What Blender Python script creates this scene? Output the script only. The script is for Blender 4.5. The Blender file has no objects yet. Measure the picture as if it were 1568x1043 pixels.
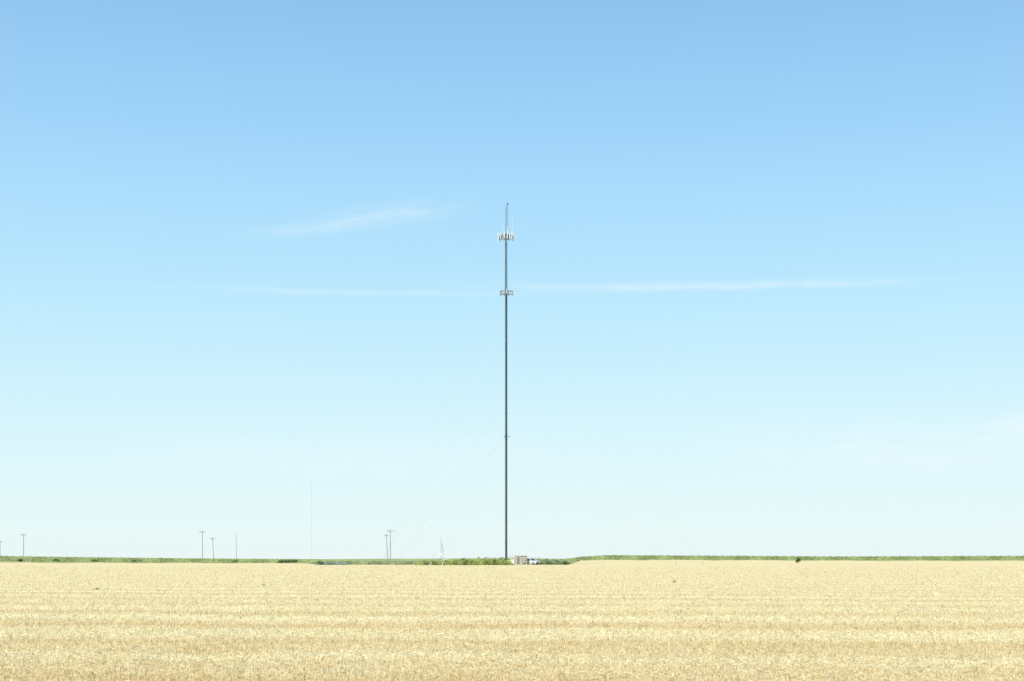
import bpy, math, numpy as np
from mathutils import Vector, Matrix
rng=np.random.default_rng(7)
scene=bpy.context.scene
F=2178.0; CX=784.0; HY=853.0; CH=2.2
# ------------------------------------------------------------ helpers
def srgb(r,g,b):
    f=lambda c:(c/255/12.92) if c/255<=0.04045 else ((c/255+0.055)/1.055)**2.4
    return (f(r),f(g),f(b),1)
def link(o,parent=None):
    scene.collection.objects.link(o)
    if parent: o.parent=parent
    return o
def empty(name):
    e=bpy.data.objects.new(name,None); e.empty_display_size=1; return link(e)
class NT:
    def __init__(s,tree): s.t=tree; s.n=tree.nodes; s.l=tree.links
    def node(s,typ,**k):
        n=s.n.new(typ)
        for a,b in k.items(): setattr(n,a,b)
        return n
    def put(s,inp,v):
        if isinstance(v,bpy.types.NodeSocket): s.l.new(v,inp)
        else: inp.default_value=v
    def m(s,op,a,b=0.0,c=None,clamp=False):
        n=s.node('ShaderNodeMath',operation=op,use_clamp=clamp); s.put(n.inputs[0],a)
        s.put(n.inputs[1],b)
        if c is not None: s.put(n.inputs[2],c)
        return n.outputs[0]
    def mix(s,f,a,b,typ='MIX'):
        n=s.node('ShaderNodeMix',data_type='RGBA',blend_type=typ); s.put(n.inputs[0],f)
        s.put(n.inputs[6],a); s.put(n.inputs[7],b); return n.outputs[2]
    def comb(s,x,y,z):
        n=s.node('ShaderNodeCombineXYZ')
        for i,v in enumerate((x,y,z)): s.put(n.inputs[i],v)
        return n.outputs[0]
    def noise(s,vec,scale,detail=4,rough=0.55):
        n=s.node('ShaderNodeTexNoise'); s.put(n.inputs['Vector'],vec)
        n.inputs['Scale'].default_value=scale; n.inputs['Detail'].default_value=detail; n.inputs['Roughness'].default_value=rough
        return n.outputs['Fac']
def mat(name,col,rough=0.7,metal=0.0,var=0.15,scale=3.0):
    m=bpy.data.materials.new(name); m.use_nodes=True; t=NT(m.node_tree); b=t.n['Principled BSDF']
    g=t.node('ShaderNodeNewGeometry')
    f=t.noise(g.outputs['Position'],scale)
    c=(col[0],col[1],col[2],1)
    a=tuple(x*(1-var) for x in c[:3])+(1,); d=tuple(min(1,x*(1+var)) for x in c[:3])+(1,)
    t.put(b.inputs['Base Color'],t.mix(f,a,d)); b.inputs['Roughness'].default_value=rough; b.inputs['Metallic'].default_value=metal
    return m
def tintmat(name,transl=0.25):
    m=bpy.data.materials.new(name); m.use_nodes=True; t=NT(m.node_tree); t.n.remove(t.n['Principled BSDF'])
    a=t.node('ShaderNodeAttribute',attribute_name='tint')
    d=t.node('ShaderNodeBsdfDiffuse'); tr=t.node('ShaderNodeBsdfTranslucent'); mx=t.node('ShaderNodeMixShader')
    t.put(d.inputs[0],a.outputs['Color']); t.put(tr.inputs[0],a.outputs['Color']); mx.inputs[0].default_value=transl
    t.l.new(d.outputs[0],mx.inputs[1]); t.l.new(tr.outputs[0],mx.inputs[2])
    t.l.new(mx.outputs[0],t.n['Material Output'].inputs[0]); return m
class MB:
    def __init__(s): s.v=[]; s.f=[]
    def tube(s,p,q,r,n=6,r2=None):
        p=Vector(p);q=Vector(q);r2=r if r2 is None else r2
        d=(q-p).normalized(); a=d.orthogonal().normalized(); b=d.cross(a); k=len(s.v)
        for c,rr in((p,r),(q,r2)):
            for i in range(n):
                t=2*math.pi*i/n; s.v.append(c+a*math.cos(t)*rr+b*math.sin(t)*rr)
        for i in range(n): s.f.append((k+i,k+(i+1)%n,k+n+(i+1)%n,k+n+i))
        s.f.append(tuple(k+i for i in range(n))[::-1]); s.f.append(tuple(k+n+i for i in range(n)))
        return s
    def box(s,c,size,rz=0.0,M=None):
        k=len(s.v); M=M or (Matrix.Translation(c)@Matrix.Rotation(rz,4,'Z'))
        for z in(-.5,.5):
            for x,y in((-.5,-.5),(.5,-.5),(.5,.5),(-.5,.5)): s.v.append(M@Vector((x*size[0],y*size[1],z*size[2])))
        for f in((3,2,1,0),(4,5,6,7),(0,1,5,4),(1,2,6,5),(2,3,7,6),(3,0,4,7)): s.f.append(tuple(k+i for i in f))
        return s
    def prism(s,prof,y0,y1,M):
        k=len(s.v); n=len(prof)
        for y in(y0,y1):
            for x,z in prof: s.v.append(M@Vector((x,y,z)))
        for i in range(n): s.f.append((k+i,k+(i+1)%n,k+n+(i+1)%n,k+n+i))
        s.f.append(tuple(k+i for i in range(n))); s.f.append(tuple(k+n+i for i in range(n))[::-1]); return s
    def obj(s,name,material,parent=None,bevel=0):
        me=bpy.data.meshes.new(name); me.from_pydata([tuple(v) for v in s.v],[],s.f); me.materials.append(material)
        o=link(bpy.data.objects.new(name,me),parent)
        if bevel:
            b=o.modifiers.new('b','BEVEL'); b.width=bevel; b.segments=2
        return o
def np_mesh(name,V,Fc,nside,material,col=None,parent=None):
    me=bpy.data.meshes.new(name); nf=len(Fc)
    me.vertices.add(len(V)); me.vertices.foreach_set('co',V.astype(np.float32).ravel())
    me.loops.add(nf*nside); me.loops.foreach_set('vertex_index',Fc.astype(np.int32).ravel())
    me.polygons.add(nf); me.polygons.foreach_set('loop_start',np.arange(nf,dtype=np.int32)*nside)
    me.update(calc_edges=True)
    if col is not None:
        a=me.attributes.new('tint','FLOAT_COLOR','POINT'); c=np.ones((len(V),4),np.float32); c[:,:3]=col; a.data.foreach_set('color',c.ravel())
    me.materials.append(material); me.validate()
    return link(bpy.data.objects.new(name,me),parent)
# ------------------------------------------------------------ terrain
pxs=[-1200,-300,0,150,350,500,620,780,860,882,930,1140,1300,1568,1900,2800]
yts=[853,852,851.5,853,855.3,856.6,856,855,855.6,854,851.2,852.2,853.3,853,853,853]
def px_of(x,y):
    ang=np.arctan2(x,y); ang=np.clip(ang,-1.0,1.0); return CX+F*np.tan(ang)
def ground(x,y):
    x=np.asarray(x,float); y=np.asarray(y,float); d=np.hypot(x,y); px=px_of(x,y)
    zr=CH+(HY-np.interp(px,pxs,yts))/F*700
    s=np.clip((d-420)/280,0,1); s=s*s*(3-2*s)
    z=zr*s-np.clip(d-700,0,None)*0.012
    z=z+0.15*np.sin(x*.02+y*.013)*np.clip((d-450)/200,0,1)
    return z
def edge_d(px):
    return np.interp(px,[0,470,486,868,888,2000],[480,476,402,404,532,535])
def W(px,d,ypx=None):
    x=(px-CX)/F*d
    return (x,d,float(ground(x,d)) if ypx is None else CH+(HY-ypx)/F*d)
th=np.concatenate([np.radians(np.arange(-24,24,0.12)),np.radians(np.arange(24,336,2.0))])
ri=np.concatenate([np.geomspace(1.5,300,110),np.arange(304,720,4),np.geomspace(725,9000,45)])
T,R=np.meshgrid(th,ri); X=R*np.sin(T); Y=R*np.cos(T); Z=ground(X,Y)
nT=len(th); nR=len(ri)
V=np.stack([X.ravel(),Y.ravel(),Z.ravel()],1); V=np.vstack([V,[[0,0,0]]])
i,j=np.meshgrid(np.arange(nR-1),np.arange(nT),indexing='ij'); j2=(j+1)%nT
Q=np.stack([i*nT+j,(i+1)*nT+j,(i+1)*nT+j2,i*nT+j2],-1).reshape(-1,4)[:, ::-1]
tri=[(nR*nT,(k+1)%nT,k) for k in range(nT)]
me=bpy.data.meshes.new('ground')
me.from_pydata(V.tolist(),[],Q.tolist()+tri)
pxv=px_of(V[:,0],V[:,1]); dv=np.hypot(V[:,0],V[:,1])
ed=edge_d(pxv)+6*np.sin(pxv*.05)+4*np.sin(pxv*.17+1)
gm=np.clip((dv-ed)/10,0,1)
a=me.attributes.new('grassy','FLOAT','POINT'); a.data.foreach_set('value',gm.astype(np.float32))
for p in me.polygons: p.use_smooth=True
gmat=bpy.data.materials.new('stubble_ground'); gmat.use_nodes=True; t=NT(gmat.node_tree); b=t.n['Principled BSDF']
geo=t.node('ShaderNodeNewGeometry'); pos=geo.outputs['Position']; sep=t.node('ShaderNodeSeparateXYZ'); t.l.new(pos,sep.inputs[0])
x,y=sep.outputs[0],sep.outputs[1]
TILT=0.13; PER=9.3
SN=[(.11,.05,0.,.9),(.31,-.07,1.,.45),(.017,.043,2.,1.8),(.9,.2,.5,.2),(.53,.31,2.5,.35)]
s=t.m('ADD',y,t.m('MULTIPLY',x,TILT))
for kx,ky,ph,am in SN:
    s=t.m('ADD',s,t.m('MULTIPLY',t.m('SINE',t.m('ADD',t.m('MULTIPLY',x,kx),t.m('MULTIPLY_ADD',y,ky,ph))),am))
amp=t.m('MULTIPLY_ADD',t.m('SINE',t.m('ADD',t.m('MULTIPLY',x,.05),t.m('MULTIPLY',y,.17))),.15,.30)
band=t.m('MULTIPLY_ADD',t.m('SINE',t.m('MULTIPLY',s,2*math.pi/PER)),amp,0.5)
band=t.m('ADD',band,t.m('MULTIPLY',t.m('SINE',t.m('MULTIPLY',s,2*math.pi/3.7)),.13))
fine=t.noise(pos,9.0,4,0.7); med=t.noise(t.comb(t.m('MULTIPLY',x,0.25),y,0.0),0.9,4,0.65)
big=t.noise(t.comb(t.m('MULTIPLY',x,0.12),y,0.0),0.09,4,0.6)
k=t.m('ADD',t.m('MULTIPLY',band,0.8),t.m('MULTIPLY_ADD',med,1.8,-0.8),clamp=True)
c1=t.mix(k,(0.53,0.395,0.185,1),(0.77,0.67,0.40,1))
kb=t.m('MULTIPLY_ADD',big,3.0,-1.0,clamp=True)
c1=t.mix(t.m('MULTIPLY',kb,0.5),c1,(0.60,0.48,0.25,1))
c1=t.mix(t.m('MULTIPLY_ADD',fine,2.0,-1.05,clamp=True),c1,(0.46,0.36,0.18,1))
ga=t.node('ShaderNodeAttribute',attribute_name='grassy')
gn=t.noise(t.comb(t.m('MULTIPLY',x,0.5),t.m('MULTIPLY',y,0.5),0.0),0.12,5,0.6)
c2=t.mix(t.m('MULTIPLY_ADD',gn,3.5,-1.3,clamp=True),(0.22,0.27,0.09,1),(0.42,0.41,0.20,1))
gn2=t.noise(pos,0.5,4,0.7)
c2=t.mix(t.m('MULTIPLY_ADD',gn2,3,-1.5,clamp=True),c2,(0.15,0.20,0.07,1))
t.put(b.inputs['Base Color'],t.mix(ga.outputs['Fac'],c1,c2)); b.inputs['Roughness'].default_value=1; b.inputs['Specular IOR Level'].default_value=0
bp=t.node('ShaderNodeBump'); bp.inputs['Strength'].default_value=0.5; bp.inputs['Distance'].default_value=0.05
t.l.new(fine,bp.inputs['Height']); t.l.new(bp.outputs[0],b.inputs['Normal'])
me.materials.append(gmat); link(bpy.data.objects.new('ground',me))
# ------------------------------------------------------------ stubble (one mesh)
def bandf(x,y):
    s=y+TILT*x
    for kx,ky,ph,am in SN: s=s+am*np.sin(kx*x+ky*y+ph)
    return np.clip(.5+(.30+.15*np.sin(.05*x+.17*y))*np.sin(s*2*math.pi/PER)+.13*np.sin(s*2*math.pi/3.7),0,1)
N=560000
iy=rng.uniform(1/330,1/19,N); y=1/iy; x=rng.uniform(-.5,.5,N)*y
bn=bandf(x,y)
keep=rng.random(N)<(.5+.5*bn); x=x[keep]; y=y[keep]; bn=bn[keep]; N=len(x)
clump=.5+.5*np.sin(x*1.7+2*np.sin(y*1.1))*np.sin(y*2.3+1.5*np.sin(x*.8))
clump=.5*clump+.5*rng.random(N)
lying=rng.random(N)<(.4+.3*bn)
sc=1+y/50
h=np.where(lying,rng.uniform(.04,.14,N),rng.uniform(.03,.10,N)*(.7+.6*clump))*(1+y/150)
w=rng.uniform(.0035,.009,N)*sc
az=rng.uniform(0,2*math.pi,N); lean=np.where(lying,rng.uniform(1.2,1.6,N),np.abs(rng.normal(0,.45,N)))
D=np.stack([np.sin(lean)*np.cos(az),np.sin(lean)*np.sin(az),np.cos(lean)],1)
az2=rng.uniform(0,math.pi,N); S=np.stack([np.cos(az2),np.sin(az2),rng.normal(0,.3,N)],1)
base=np.stack([x,y,ground(x,y)+np.where(lying,rng.uniform(.01,.07,N)*(.4+bn),0)],1)
V=np.empty((N,4,3)); V[:,0]=base-S*w[:,None]; V[:,1]=base+S*w[:,None]
tip=base+D*h[:,None]; V[:,2]=tip+S*w[:,None]*.7; V[:,3]=tip-S*w[:,None]*.7
light=np.array([.87,.79,.53]); gold=np.array([.74,.57,.29]); brn=np.array([.55,.41,.20]); gry=np.array([.64,.59,.44])
r=rng.random(N)[:,None]; kk=np.clip(.95*bn+.4*clump-.2+rng.normal(0,.22,N),0,1)[:,None]
C=gold*(1-kk)+light*kk; C=np.where(r<.08,brn,C); C=np.where(r>.94,gry,C); C=C*rng.uniform(.9,1.08,(N,1))
C=np.repeat(np.clip(C,0,.9)[:,None,:],4,1).reshape(-1,3)
np_mesh('wheat_stubble',V.reshape(-1,3),np.arange(N*4).reshape(-1,4),4,tintmat('straw',.35),C)
# ------------------------------------------------------------ foliage
leafm=tintmat('foliage',.4)
def leaves(name,P,size,C,up=.3,parent=None):
    n=len(P); A=rng.normal(0,1,(n,3)); A/=np.linalg.norm(A,axis=1)[:,None]; B=rng.normal(0,1,(n,3)); B[:,2]+=up
    B-= (A*B).sum(1)[:,None]*A; B/=np.linalg.norm(B,axis=1)[:,None]
    s=size*rng.uniform(.6,1.3,(n,1)); V=np.stack([P-A*s*.4,P+A*s*.4,P+B*s],1).reshape(-1,3)
    return np_mesh(name,V,np.arange(n*3).reshape(-1,3),3,leafm,np.repeat(C,3,0),parent)
def cols(n,pal,wts):
    pal=np.array(pal); k=rng.choice(len(pal),n,p=np.array(wts)/sum(wts)); return pal[k]*rng.uniform(.8,1.2,(n,1))
GY=(.48,.51,.20); GG=(.31,.40,.15); GD=(.11,.17,.07); DRY=(.60,.54,.32); SAGE=(.38,.44,.42)
def strip(name,px0,px1,dfun,depth,hfun,n,pal,wts,size=.35,rag=1.):
    px=rng.uniform(px0,px1,n); d=dfun(px)+rng.uniform(0,depth,n)
    x=(px-CX)/F*d; ph=rng.uniform(0,6.28,4)
    env=np.clip(.55+rag*(.28*np.sin(px*.21+ph[0]+d*.3)+.22*np.sin(px*.53+ph[1])+.2*np.sin(px*1.3+ph[2]-d*.5)),.1,1.3)
    taper=np.clip(np.minimum(px-px0,px1-px)/(0.1*(px1-px0)+1),0,1)**.5
    z=ground(x,d)+rng.random(n)**1.3*hfun(px)*env*taper
    kx=np.sin(px*.13+ph[3])+np.sin(px*.41+d*.2)
    C=cols(n,pal,wts)*(1+.15*kx)[:,None]
    leaves(name,np.stack([x,d,z],1),size,C,up=1.2)
c=lambda v:(lambda px:np.full_like(px,v))
strip('roadside_grass',-60,478,lambda p:edge_d(p)+2,110,c(.55),60000,[GY,GG,DRY,GD],[5,3,3,.5])
strip('weed_bed',480,660,lambda p:edge_d(p)+1,45,c(1.0),30000,[GY,GG,SAGE,DRY,GD],[4,3,2.,2,.5],rag=.6)
strip('weed_bed',636,786,c(384.),14,lambda p:1.3+1.1*np.clip((p-640)/90,0,1),44000,[GY,(.52,.55,.2),GG],[4,3,2],rag=.5)
strip('weed_bed',815,876,lambda p:edge_d(p)+1,25,c(1.7),16000,[GG,GD,SAGE,GY],[3,1,2.5,2.5],rag=.55)
strip('roadside_grass',872,1640,lambda p:edge_d(p)+2,150,c(.5),80000,[GY,GG,GD,DRY],[4,4,1,2])
strip('sagebrush',484,532,c(397.),6,c(.8),5000,[SAGE,GG],[3,1],rag=.6)
strip('distant_tree_line',1140,1700,c(900.),80,lambda p:2.4+.5*np.sin(p*.03),30000,[(.16,.21,.11),(.2,.26,.15),SAGE],[3,3,1],.7)
strip('distant_tree_line',-60,300,c(900.),60,c(2.),10000,[GG,(.22,.27,.16),SAGE],[3,3,1],.7)
BARK=mat('bark',(.14,.11,.08))
def shrub(name,px,d,h,wd,pal=(GD,GG),n=1500,size=.22):
    p=W(px,d); e=empty(name)
    s=MB()
    for q in range(7):
        a=q*.9; s.tube(p,(p[0]+math.cos(a)*wd*.3,p[1]+math.sin(a)*wd*.3,p[2]+h*.7),.03*h,5,.01)
    s.obj('stems',BARK,e)
    cc=rng.normal(0,.22,(9,3))*[wd,wd,h*.7]+[0,0,h*.52]; k=rng.integers(0,9,n)
    P=cc[k]+rng.normal(0,.13,(n,3))*[wd,wd,h]; P[:,2]=np.clip(P[:,2],0.02,h*1.05)
    C=cols(n,pal,[1]*len(pal))*(0.7+.5*(k%3)/2)[:,None]
    leaves('leaves',P+np.array(p),size,C,parent=e)
shrub('shrub',1222,470,1.7,1.4)
for q,(px,d,h,wd) in enumerate([(30,480,.9,2.2),(86,485,.9,2.0),(146,484,1.0,2.4),(430,478,1.2,2.2),(441,480,1.2,2.6),(452,484,1.4,1.6),(490,398,1.0,1.4),(210,490,.8,2.5),(362,483,.8,2),(773,396,2.0,1.6),(866,404,1.2,2.0)]):
    shrub('shrub',px,d,h,wd)
for px,yp,h,wd in [(1032,893,.3,.35),(148,903,.14,.3),(788,999,.07,.1),(1133,1011,.06,.08),(404,897,.12,.3)]:
    shrub('weed_plant',px,CH*F/(yp-HY),h,wd,(GG,GY),90,.05 if yp<950 else .025)
# ------------------------------------------------------------ tower
STEEL=mat('tower_steel',(.11,.17,.18),.6,.1); GALV=mat('galvanized',(.36,.40,.41),.5,.3); BLK=mat('coax_black',(.04,.055,.06),.6)
PANEL=mat('antenna_white',(.75,.77,.77),.5,0,.05); WIRE=mat('guy_cable',(.50,.54,.56),.5,.3); CONC=mat('concrete',(.42,.40,.36)); RED=mat('beacon_dark',(.10,.03,.03),.4)
GALV2=mat('platform_steel',(.20,.24,.25),.5,.2)
TD=400.; tx,ty,tz=W(775,TD)
zy=lambda yp:CH+(HY-yp)/F*TD
tower=empty('communication_tower')
def tri_pts(r,z,rot=.35): return [Vector((tx+r*math.cos(rot+q*2.0944),ty+r*math.sin(rot+q*2.0944),z)) for q in range(3)]
s=MB(); z0=.5; z1=zy(370); fr=.33; nb=int((z1-z0)/.75)
L0=tri_pts(fr,z0); L1=tri_pts(fr,z1)
for q in range(3): s.tube(L0[q],L1[q],.055,6)
for q in range(nb):
    za=z0+(z1-z0)*q/nb; zb=z0+(z1-z0)*(q+1)/nb; A=tri_pts(fr,za); B=tri_pts(fr,zb)
    for e in range(3):
        s.tube(A[e],A[(e+1)%3],.02,4); s.tube(A[e] if q%2 else A[(e+1)%3],B[(e+1)%3] if q%2 else B[e],.022,4)
    if q%8==0:
        for e in range(3): s.tube(A[e]-Vector((0,0,.06)),A[e]+Vector((0,0,.06)),.11,8)
s.obj('lattice_mast',STEEL,tower)
s=MB()
for q in range(6): s.tube((tx-.17+q*.055,ty-.18+.03*(q%2),.6),(tx-.17+q*.055,ty-.18+.03*(q%2),zy(362)),.026,6)
for q in range(5): s.tube((tx+.02+q*.05,ty+.02,.6),(tx+.02+q*.05,ty+.02,zy(450)),.024,6)
s.obj('coax_cables',BLK,tower)
MB().box((tx,ty,.25),(1.6,1.6,.5)).obj('tower_footing',CONC,tower,.03)
s=MB(); zt=zy(316); A=tri_pts(.2,z1); B=tri_pts(.2,zt)
off=Vector((.02,0,0))
for q in range(3): s.tube(A[q]+off,B[q]+off,.035,6)
nb=14
for q in range(nb+1):
    z=z1+(zt-z1)*q/nb; A=tri_pts(.2,z)
    for e in range(3): s.tube(A[e]+off,A[(e+1)%3]+off,.02,4)
s.obj('top_section',STEEL,tower)
s=MB(); s.tube((tx+.42,ty,zy(345)),(tx+.42,ty,zy(313.5)),.045,6); s.tube((tx+.2,ty,zy(343)),(tx+.42,ty,zy(343)),.03); s.tube((tx+.2,ty,zy(325)),(tx+.42,ty,zy(325)),.03)
s.obj('beacon_pole',STEEL,tower)
s=MB(); s.tube((tx+.42,ty,zy(313.5)),(tx+.42,ty,zy(311.5)),.22,10,.18); s.tube((tx+.42,ty,zy(311.5)),(tx+.42,ty,zy(311)),.15,10,.04); s.obj('beacon',RED,tower)
MB().tube((tx+1.75,ty-.8,zy(368)),(tx+1.75,ty-.8,zy(333)),.025,6).tube((tx-1.0,ty+1,zy(368)),(tx-1.0,ty+1,zy(341)),.022,6).tube((tx+.9,ty+1.2,zy(368)),(tx+.9,ty+1.2,zy(344)),.03,6).obj('whip_antennas',PANEL,tower)
def platform(zc,hh,rad,panels,nm,rot=.5):
    s=MB(); pn=MB(); rr=MB()
    cs=[Vector((tx+rad*math.cos(rot+q*2.0944),ty+rad*math.sin(rot+q*2.0944),zc)) for q in range(3)]
    for q in range(3):
        a,b=cs[q],cs[(q+1)%3]; a=a.lerp(b,.06); b=b.lerp(a,.06)
        for dz in(-hh,hh): s.tube(a+Vector((0,0,dz)),b+Vector((0,0,dz)),.055,6)
        m=(a+b)/2; nrm=(m-Vector((tx,ty,zc))).normalized()
        for dz in(-hh,hh): s.tube((tx,ty,zc+dz),m+Vector((0,0,dz)),.05,6); s.tube((tx,ty,zc+dz),a+Vector((0,0,dz)),.04,6)
        for k_,f in enumerate((.04,.35,.66,.97)):
            p=a.lerp(b,f)+nrm*.06
            s.tube(p+Vector((0,0,-hh-.35)),p+Vector((0,0,max(hh+.3,1.2 if panels else 0))),.045,6)
            if panels and (q,k_) not in ((1,2),):
                M=Matrix.Translation(p+nrm*.2+Vector((0,0,.25)))@Matrix.Rotation(math.atan2(nrm.y,nrm.x),4,'Z')
                pn.box(None,(.16,.32,2.35 if k_%2==0 else 1.8),M=M)
                if k_%2: rr.box(None,(.2,.32,.5),M=Matrix.Translation(p-nrm*.2+Vector((0,0,0)))@Matrix.Rotation(math.atan2(nrm.y,nrm.x),4,'Z'))
            elif not panels and k_ in(0,3):
                M=Matrix.Translation(p+nrm*.15)@Matrix.Rotation(math.atan2(nrm.y,nrm.x),4,'Z'); pn.box(None,(.12,.2,1.0),M=M)
    s.tube((tx,ty,zc-hh-.3),(tx,ty,zc+hh+.2),.42,10)
    s.obj(nm,GALV2,tower); pn.obj(nm+'_panels',PANEL,tower,.02)
    if rr.v: rr.obj(nm+'_radios',BLK,tower)
platform(zy(363),.45,2.55,True,'antenna_platform')
platform(zy(448),.42,2.35,False,'lower_platform',.42)
s=MB(); z=zy(668.5)
A=tri_pts(.85,z,.2)
for q in range(3): s.tube(A[q],A[(q+1)%3],.05); s.tube((tx,ty,z),A[q],.05); s.tube(A[q]-Vector((0,0,.3)),A[q]+Vector((0,0,.3)),.05)
s.obj('torque_bracket',STEEL,tower)
s=MB(); an=MB()
for q,ad in enumerate((12,132,252)):
    a=math.radians(ad)
    for rad_,hs in((58,(zy(385),zy(450),zy(520))),(50,(zy(600),zy(668)))):
        e=Vector((tx+rad_*math.cos(a),ty+rad_*math.sin(a),.9))
        for hz in hs:
            st=Vector((tx+.33*math.cos(a),ty+.33*math.sin(a),hz)); pr=None
            for k_ in range(13):
                u=k_/12; p=st.lerp(e,u); p.z-=4*u*(1-u)*1.1
                if pr is not None: s.tube(pr,p,.012,4)
                pr=p
        an.tube((e.x+.5*math.cos(a),e.y+.5*math.sin(a),-.2),e,.08,6)
s.obj('guy_wires',WIRE,tower); an.obj('guy_anchors',GALV,tower)
# ------------------------------------------------------------ shelter
BEI=mat('shelter_beige',(.42,.35,.25),.8,0,.08); ROOF=mat('shelter_roof',(.50,.47,.40),.7); DOOR=mat('door_grey',(.22,.20,.17)); WHT=mat('white_paint',(.78,.79,.79),.35,0,.04)
GLS=mat('dark_glass',(.03,.04,.05),.1,0,.1); TYR=mat('tyre',(.03,.03,.03),.9)
sx,sy,_=W(798.,398)
sh=empty('equipment_shelter')
MB().box((sx,sy,.08),(3.9,5.2,.16)).obj('pad',CONC,sh)
MB().box((sx,sy,1.32),(3.3,4.6,2.32)).obj('walls',BEI,sh,.02)
MB().box((sx,sy,2.54),(3.6,4.9,.12)).box((sx,sy,2.62),(3.3,4.6,.05)).obj('roof',ROOF,sh)
MB().box((sx-.8,sy-2.32,1.2),(.95,.06,2.05)).obj('door',DOOR,sh)
MB().box((sx-.8,sy-2.33,2.27),(1.1,.1,.08)).box((sx-1.32,sy-2.33,1.2),(.08,.1,2.05)).box((sx-.28,sy-2.33,1.2),(.08,.1,2.05)).obj('door_frame',WHT,sh)
MB().box((sx+.75,sy-2.5,1.3),(.8,.4,1.5)).box((sx+.75,sy-2.72,1.55),(.6,.05,.6)).obj('air_conditioner',GALV,sh,.03)
MB().tube((sx-.1,sy-2.36,2.1),(sx-.1,sy-2.5,2.0),.08,8).obj('lamp',GALV,sh)
ib=MB()
for yy in(-.25,.25): ib.tube((tx+.3,ty+yy,2.35),(sx-1.66,ty+yy,2.35),.035,4)
for q in range(5): ib.tube((tx+.35+q*.45,ty-.25,2.35),(tx+.35+q*.45,ty+.25,2.35),.02,4)
for q in(.6,1.9):ib.tube((tx+q,ty,0),(tx+q,ty,2.35),.045,6)
ib.obj('cable_bridge',GALV)
cab=empty('utility_cabinet'); cx,cy,_=W(785,391)
MB().box((cx,cy,.9),(.9,.5,1.3)).obj('cabinet_box',WHT,cab,.02); MB().box((cx,cy,.97+.62),(1.0,.6,.06)).box((cx,cy-.26,.9),(.78,.02,1.15)).obj('cabinet_trim',PANEL,cab)
MB().box((cx,cy,.12),(1.1,.7,.24)).obj('cabinet_base',CONC,cab)
fn=empty('chain_link_fence'); s=MB(); mesh_=MB()
x0,x1,y0,y1=tx-4.5,tx+9.5,ty-1.,ty+11
cor=[(x0,y0+4),(x0,y1),(x1,y1),(x1,y0+4)]
for (ax,ay),(bx,by) in zip(cor[:-1],cor[1:]):
    n=5
    for q in range(n+1): s.tube((ax+(bx-ax)*q/n,ay+(by-ay)*q/n,0),(ax+(bx-ax)*q/n,ay+(by-ay)*q/n,2.1),.035,6)
    for z in(.1,2.0,2.15): s.tube((ax,ay,z),(bx,by,z),.02,4)
    L=math.hypot(bx-ax,by-ay); m=int(L/.25)
    for q in range(-8,m):
        for sg in(0,1):
            u0=q*.25; u1=u0+2; za,zb=(.1,2.0)
            if u1>L: zb=.1+(L-u0)*.95; u1=L
            if u0<0: za=.1+(-u0)*.95; u0=0
            if sg: za,zb=2.1-za,2.1-zb
            mesh_.tube((ax+(bx-ax)*u0/L,ay+(by-ay)*u0/L,za),(ax+(bx-ax)*u1/L,ay+(by-ay)*u1/L,zb),.006,3)
s.obj('posts_and_rails',GALV,fn); mesh_.obj('wire_mesh',GALV,fn)
# ------------------------------------------------------------ pickup
pk=empty('pickup_truck'); px_,py_,_=W(812.0,401)
M=Matrix.Translation((px_,py_,0))@Matrix.Rotation(math.radians(-38),4,'Z')
body=[(-2.7,.55),(-2.7,1.15),(-.75,1.16),(1.0,1.15),(2.35,1.05),(2.65,.95),(2.7,.5),(2.25,.45),(-2.3,.45)]
MB().prism(body,-.95,.95,M).obj('body',WHT,pk,.05)
MB().prism([(-.85,1.14),(-.72,1.8),(.45,1.84),(1.2,1.16)],-.84,.84,M).obj('cab',WHT,pk,.05)
g=MB(); g.prism([(-.7,1.2),(-.6,1.68),(-.02,1.7),(-.02,1.2)],-.856,.856,M).prism([(.08,1.2),(.08,1.7),(.42,1.7),(.92,1.2)],-.856,.856,M)
g.prism([(1.17,1.24),(.52,1.80),(.55,1.82),(1.21,1.24)],-.74,.74,M); g.obj('windows',GLS,pk)
MB().box(None,(1.7,1.6,.03),M=M@Matrix.Translation((-1.75,0,1.19))).obj('bed',TYR,pk)
w_=MB()
for wx in(-1.75,1.75):
    for wy in(-.85,.85): w_.tube(M@Vector((wx,wy-.13,.39)),M@Vector((wx,wy+.13,.39)),.39,20)
w_.obj('wheels',TYR,pk)
h_=MB()
for wx in(-1.75,1.75):
    for wy in(-.99,.99): h_.tube(M@Vector((wx,wy-.01,.39)),M@Vector((wx,wy+.01,.39)),.2,14)
h_.box(None,(.1,1.8,.2),M=M@Matrix.Translation((2.72,0,.58))).box(None,(.1,1.8,.18),M=M@Matrix.Translation((-2.74,0,.58))).obj('bumpers_and_hubs',GALV,pk)
MB().box(None,(.04,1.2,.28),M=M@Matrix.Translation((2.71,0,.84))).obj('grille',TYR,pk)
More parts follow.
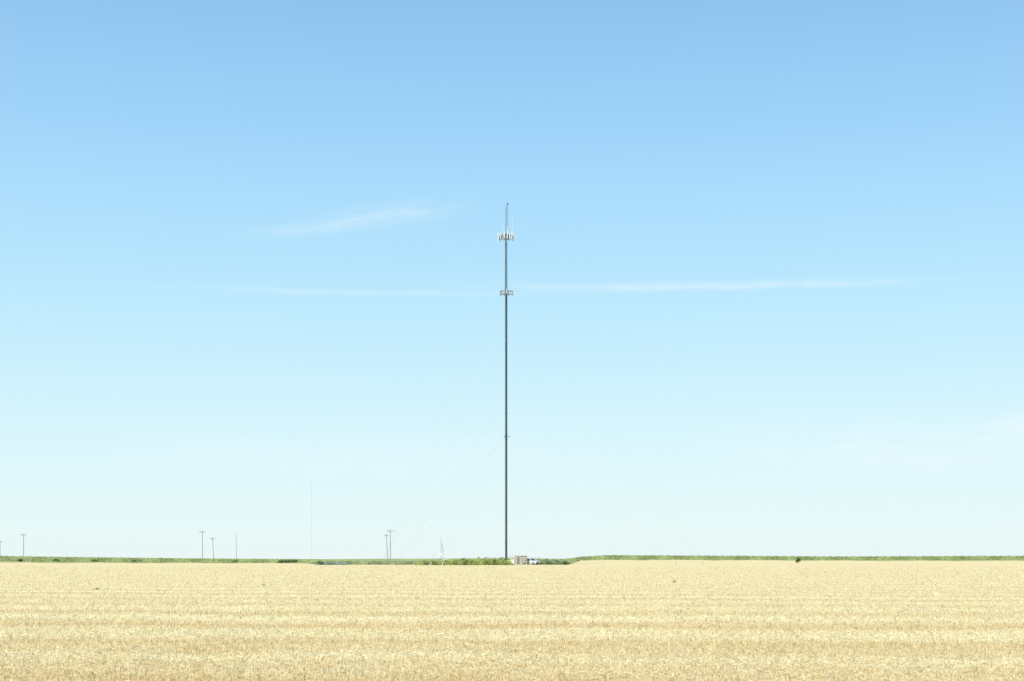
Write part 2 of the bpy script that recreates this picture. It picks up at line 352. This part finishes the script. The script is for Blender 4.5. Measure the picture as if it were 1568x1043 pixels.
# ------------------------------------------------------------ poles
WOOD=mat('weathered_wood',(.34,.31,.27),.9); INS=mat('insulator',(.35,.33,.30),.3)
def pole(px,d,ytop,arm=0,tilt=0,arms=1,r=.125):
    e=empty('utility_pole'); bx,by,bz=W(px,d); top=Vector(W(px-tilt,d,ytop)); bot=Vector((bx,by,bz-.3))
    MB().tube(bot,top,r*1.15,10,r*.75).obj('shaft',WOOD,e)
    if arm:
        s=MB(); ins=MB(); dr=(top-bot).normalized()
        for k_ in range(arms):
            c_=top-dr*(.45+k_*1.2); hx=Vector((arm/2,.35*arm/2,0))
            Mx=Matrix.Translation(c_+Vector((0,-.17,0)))@Matrix.Rotation(.33,4,'Z'); s.box(None,(arm,.13,.16),M=Mx)
            for sg in(-1,1): s.tube(c_+hx*.55*sg+Vector((0,-.17,0)),c_-dr*.8+Vector((0,-.17,0)),.03,4)
            for f in(-.92,-.5,.5,.92): ins.tube(c_+hx*f+Vector((0,-.15,.08)),c_+hx*f+Vector((0,-.15,.32)),.06,8,.035)
        s.obj('crossarm',WOOD,e); ins.obj('insulators',INS,e)
pole(36,470,817,1.9); pole(0,560,828,1.6); pole(310,500,812.5,2.2); pole(327.5,520,823,1.9,2.2); pole(362,540,818.5,0,.5,1,.1)
pole(594,470,818,1.5,2.5); pole(598,480,811,2.6,.5,1,.14)
def mast(px,d,ytop,name='radio_mast',r=.05,dish=True):
    e=empty(name); b_=Vector(W(px,d)); tp=Vector(W(px,d,ytop)); s=MB(); s.tube(b_-Vector((0,0,.3)),tp,r,8,r*.7)
    hh=(tp.z-b_.z)
    for f in(.55,.72,.9): s.tube(b_+Vector((-.35,0,hh*f)),b_+Vector((.35,0,hh*f)),.03,5)
    s.tube(b_+Vector((.33,0,hh*.5)),b_+Vector((.33,0,hh*.78)),.05,6)
    s.obj('mast',GALV,e)
    if dish: MB().tube(b_+Vector((-.1,-.1,hh*.35)),b_+Vector((-.1,-.35,hh*.35)),.1,12,.4).obj('dish',PANEL,e)
mast(675,398,820); mast(677.5,402,832,dish=False)
bx=empty('utility_cabinet'); q=W(681,392); MB().box((q[0],q[1],.95),(1.0,.6,1.5)).obj('cabinet_box',PANEL,bx,.03); MB().box((q[0],q[1],1.74),(1.15,.75,.07)).box((q[0],q[1],.1),(1.2,.8,.2)).obj('cabinet_trim',CONC,bx)
e=empty('fence_post'); q=W(927,560); MB().tube(q,(q[0],q[1],q[2]+1.6),.12,8).obj('post',WOOD,e); MB().tube((q[0],q[1],q[2]+1.6),(q[0],q[1],q[2]+1.75),.15,8,.04).obj('cap',WOOD,e)
e=empty('distant_radio_mast'); D0=1800.; q=W(477,D0); topz=CH+(HY-738)/F*D0; HAZ=mat('hazy_steel',(.46,.53,.57),.8)  # distance haze is painted in as a paler, bluer steel colour
s=MB()
for k_ in range(3):
    a=k_*2.0944; s.tube((q[0]+.3*math.cos(a),D0+.3*math.sin(a),q[2]-2),(q[0]+.3*math.cos(a),D0+.3*math.sin(a),topz),.05,4)
nb=60
for k_ in range(nb):
    za=q[2]+(topz-q[2])*k_/nb; zb=q[2]+(topz-q[2])*(k_+1)/nb
    s.tube((q[0]-.3,D0,za),(q[0]+.3,D0,zb),.03,4); s.tube((q[0]+.3,D0,za),(q[0]-.3,D0,zb),.03,4)
s.obj('lattice',HAZ,e)
# ------------------------------------------------------------ world
SUN_EL=math.radians(52); SUN_AZ=math.radians(203)
w=bpy.data.worlds.new('World'); scene.world=w; w.use_nodes=True; t=NT(w.node_tree); bg=t.n['Background']
w.cycles.sampling_method='MANUAL'; w.cycles.sample_map_resolution=256
sky=t.node('ShaderNodeTexSky',sky_type='NISHITA'); sky.sun_disc=False; sky.sun_elevation=SUN_EL; sky.sun_rotation=SUN_AZ; sky.air_density=1; sky.dust_density=1.2; sky.ozone_density=1
tc=t.node('ShaderNodeTexCoord'); nv=t.node('ShaderNodeVectorMath',operation='NORMALIZE'); t.l.new(tc.outputs['Generated'],nv.inputs[0])
sp=t.node('ShaderNodeSeparateXYZ'); t.l.new(nv.outputs[0],sp.inputs[0])
el=t.m('ARCSINE',sp.outputs[2]); az=t.m('ARCTAN2',sp.outputs[0],sp.outputs[1])
cr=t.node('ShaderNodeValToRGB'); t.put(cr.inputs[0],t.m('DIVIDE',el,math.pi/2,clamp=True))
stops=[(853,(236,251,250)),(800,(231,250,251)),(700,(219,246,252)),(600,(207,242,253)),(500,(194,236,254)),(400,(181,229,254)),(300,(170,221,253)),(200,(160,212,250)),(100,(152,204,245)),(0,(143,195,237))]
els=cr.color_ramp.elements
els[0].position=0; els[0].color=srgb(*stops[0][1]); els[1].position=1; els[1].color=(.10,.26,.60,1)
for yp,cc in stops[1:]:
    e_=els.new(math.degrees(math.atan((HY-yp)/F))/90); e_.color=srgb(*cc)
e_=els.new(.45); e_.color=(.20,.42,.74,1)
sc_=t.node('ShaderNodeVectorMath',operation='SCALE'); t.l.new(cr.outputs[0],sc_.inputs[0]); sc_.inputs['Scale'].default_value=10.5
base=t.mix(.9,sky.outputs[0],sc_.outputs[0])
def cloud(px,py,wu,wv,slope,nscale,stretch,amp,seed):
    a0=math.atan((px-CX)/F); e0=math.atan((HY-py)/F*math.cos(a0))
    du=t.m('SUBTRACT',az,a0); dvv=t.m('SUBTRACT',t.m('SUBTRACT',el,e0),t.m('MULTIPLY',du,slope))
    wob=t.noise(t.comb(t.m('MULTIPLY',du,14.),seed,0.0),1.0,2)
    dvv=t.m('ADD',dvv,t.m('MULTIPLY_ADD',wob,wv/F*1.6,-wv/F*.8))
    g_=t.m('ADD',t.m('POWER',t.m('ABSOLUTE',t.m('DIVIDE',du,wu/F)),2.6),t.m('POWER',t.m('ABSOLUTE',t.m('DIVIDE',dvv,wv/F)),2.0))
    g_=t.m('EXPONENT',t.m('MULTIPLY',g_,-1.0))
    n_=t.noise(t.comb(t.m('MULTIPLY',du,stretch),t.m('MULTIPLY',dvv,stretch*5),seed),nscale,4,.6)
    return t.m('MULTIPLY',t.m('MULTIPLY',g_,t.m('MULTIPLY_ADD',n_,2.2,-.5,clamp=True)),amp)
cl=[cloud(600,328,95,13,.12,1,40,.40,1.),cloud(480,350,95,9,.10,1,40,.28,2.),cloud(1080,438,290,6,-.01,1,30,.5,3.),cloud(560,448,240,4.5,.0,1,30,.30,4.),cloud(1400,690,260,40,-.02,1,20,.45,5.),cloud(1570,648,50,15,.05,1,30,.5,6.),cloud(560,695,330,28,.0,1,20,.28,7.)]
f=cl[0]
for q in cl[1:]: f=t.m('ADD',f,q)
f=t.m('MINIMUM',f,.8)
t.put(bg.inputs[0],t.mix(f,base,(9.1,9.9,10.1,1))); bg.inputs[1].default_value=.1
sd=bpy.data.lights.new('sun','SUN'); sd.energy=5.0; sd.angle=math.radians(.53); sd.color=(1,.965,.9); so=link(bpy.data.objects.new('sun',sd))
dirv=Vector((math.sin(SUN_AZ)*math.cos(SUN_EL),math.cos(SUN_AZ)*math.cos(SUN_EL),math.sin(SUN_EL)))
so.rotation_euler=dirv.to_track_quat('Z','Y').to_euler(); so.location=dirv*200
cam=bpy.data.cameras.new('camera'); cam.lens=50; cam.sensor_width=36; cam.shift_y=(HY-521.5)/1568; cam.clip_end=20000; cam.clip_start=.1
co=link(bpy.data.objects.new('camera',cam)); co.location=(0,0,CH); co.rotation_euler=(math.pi/2,0,0); scene.camera=co
scene.view_settings.view_transform='Standard'; scene.view_settings.look='None'; scene.view_settings.exposure=0
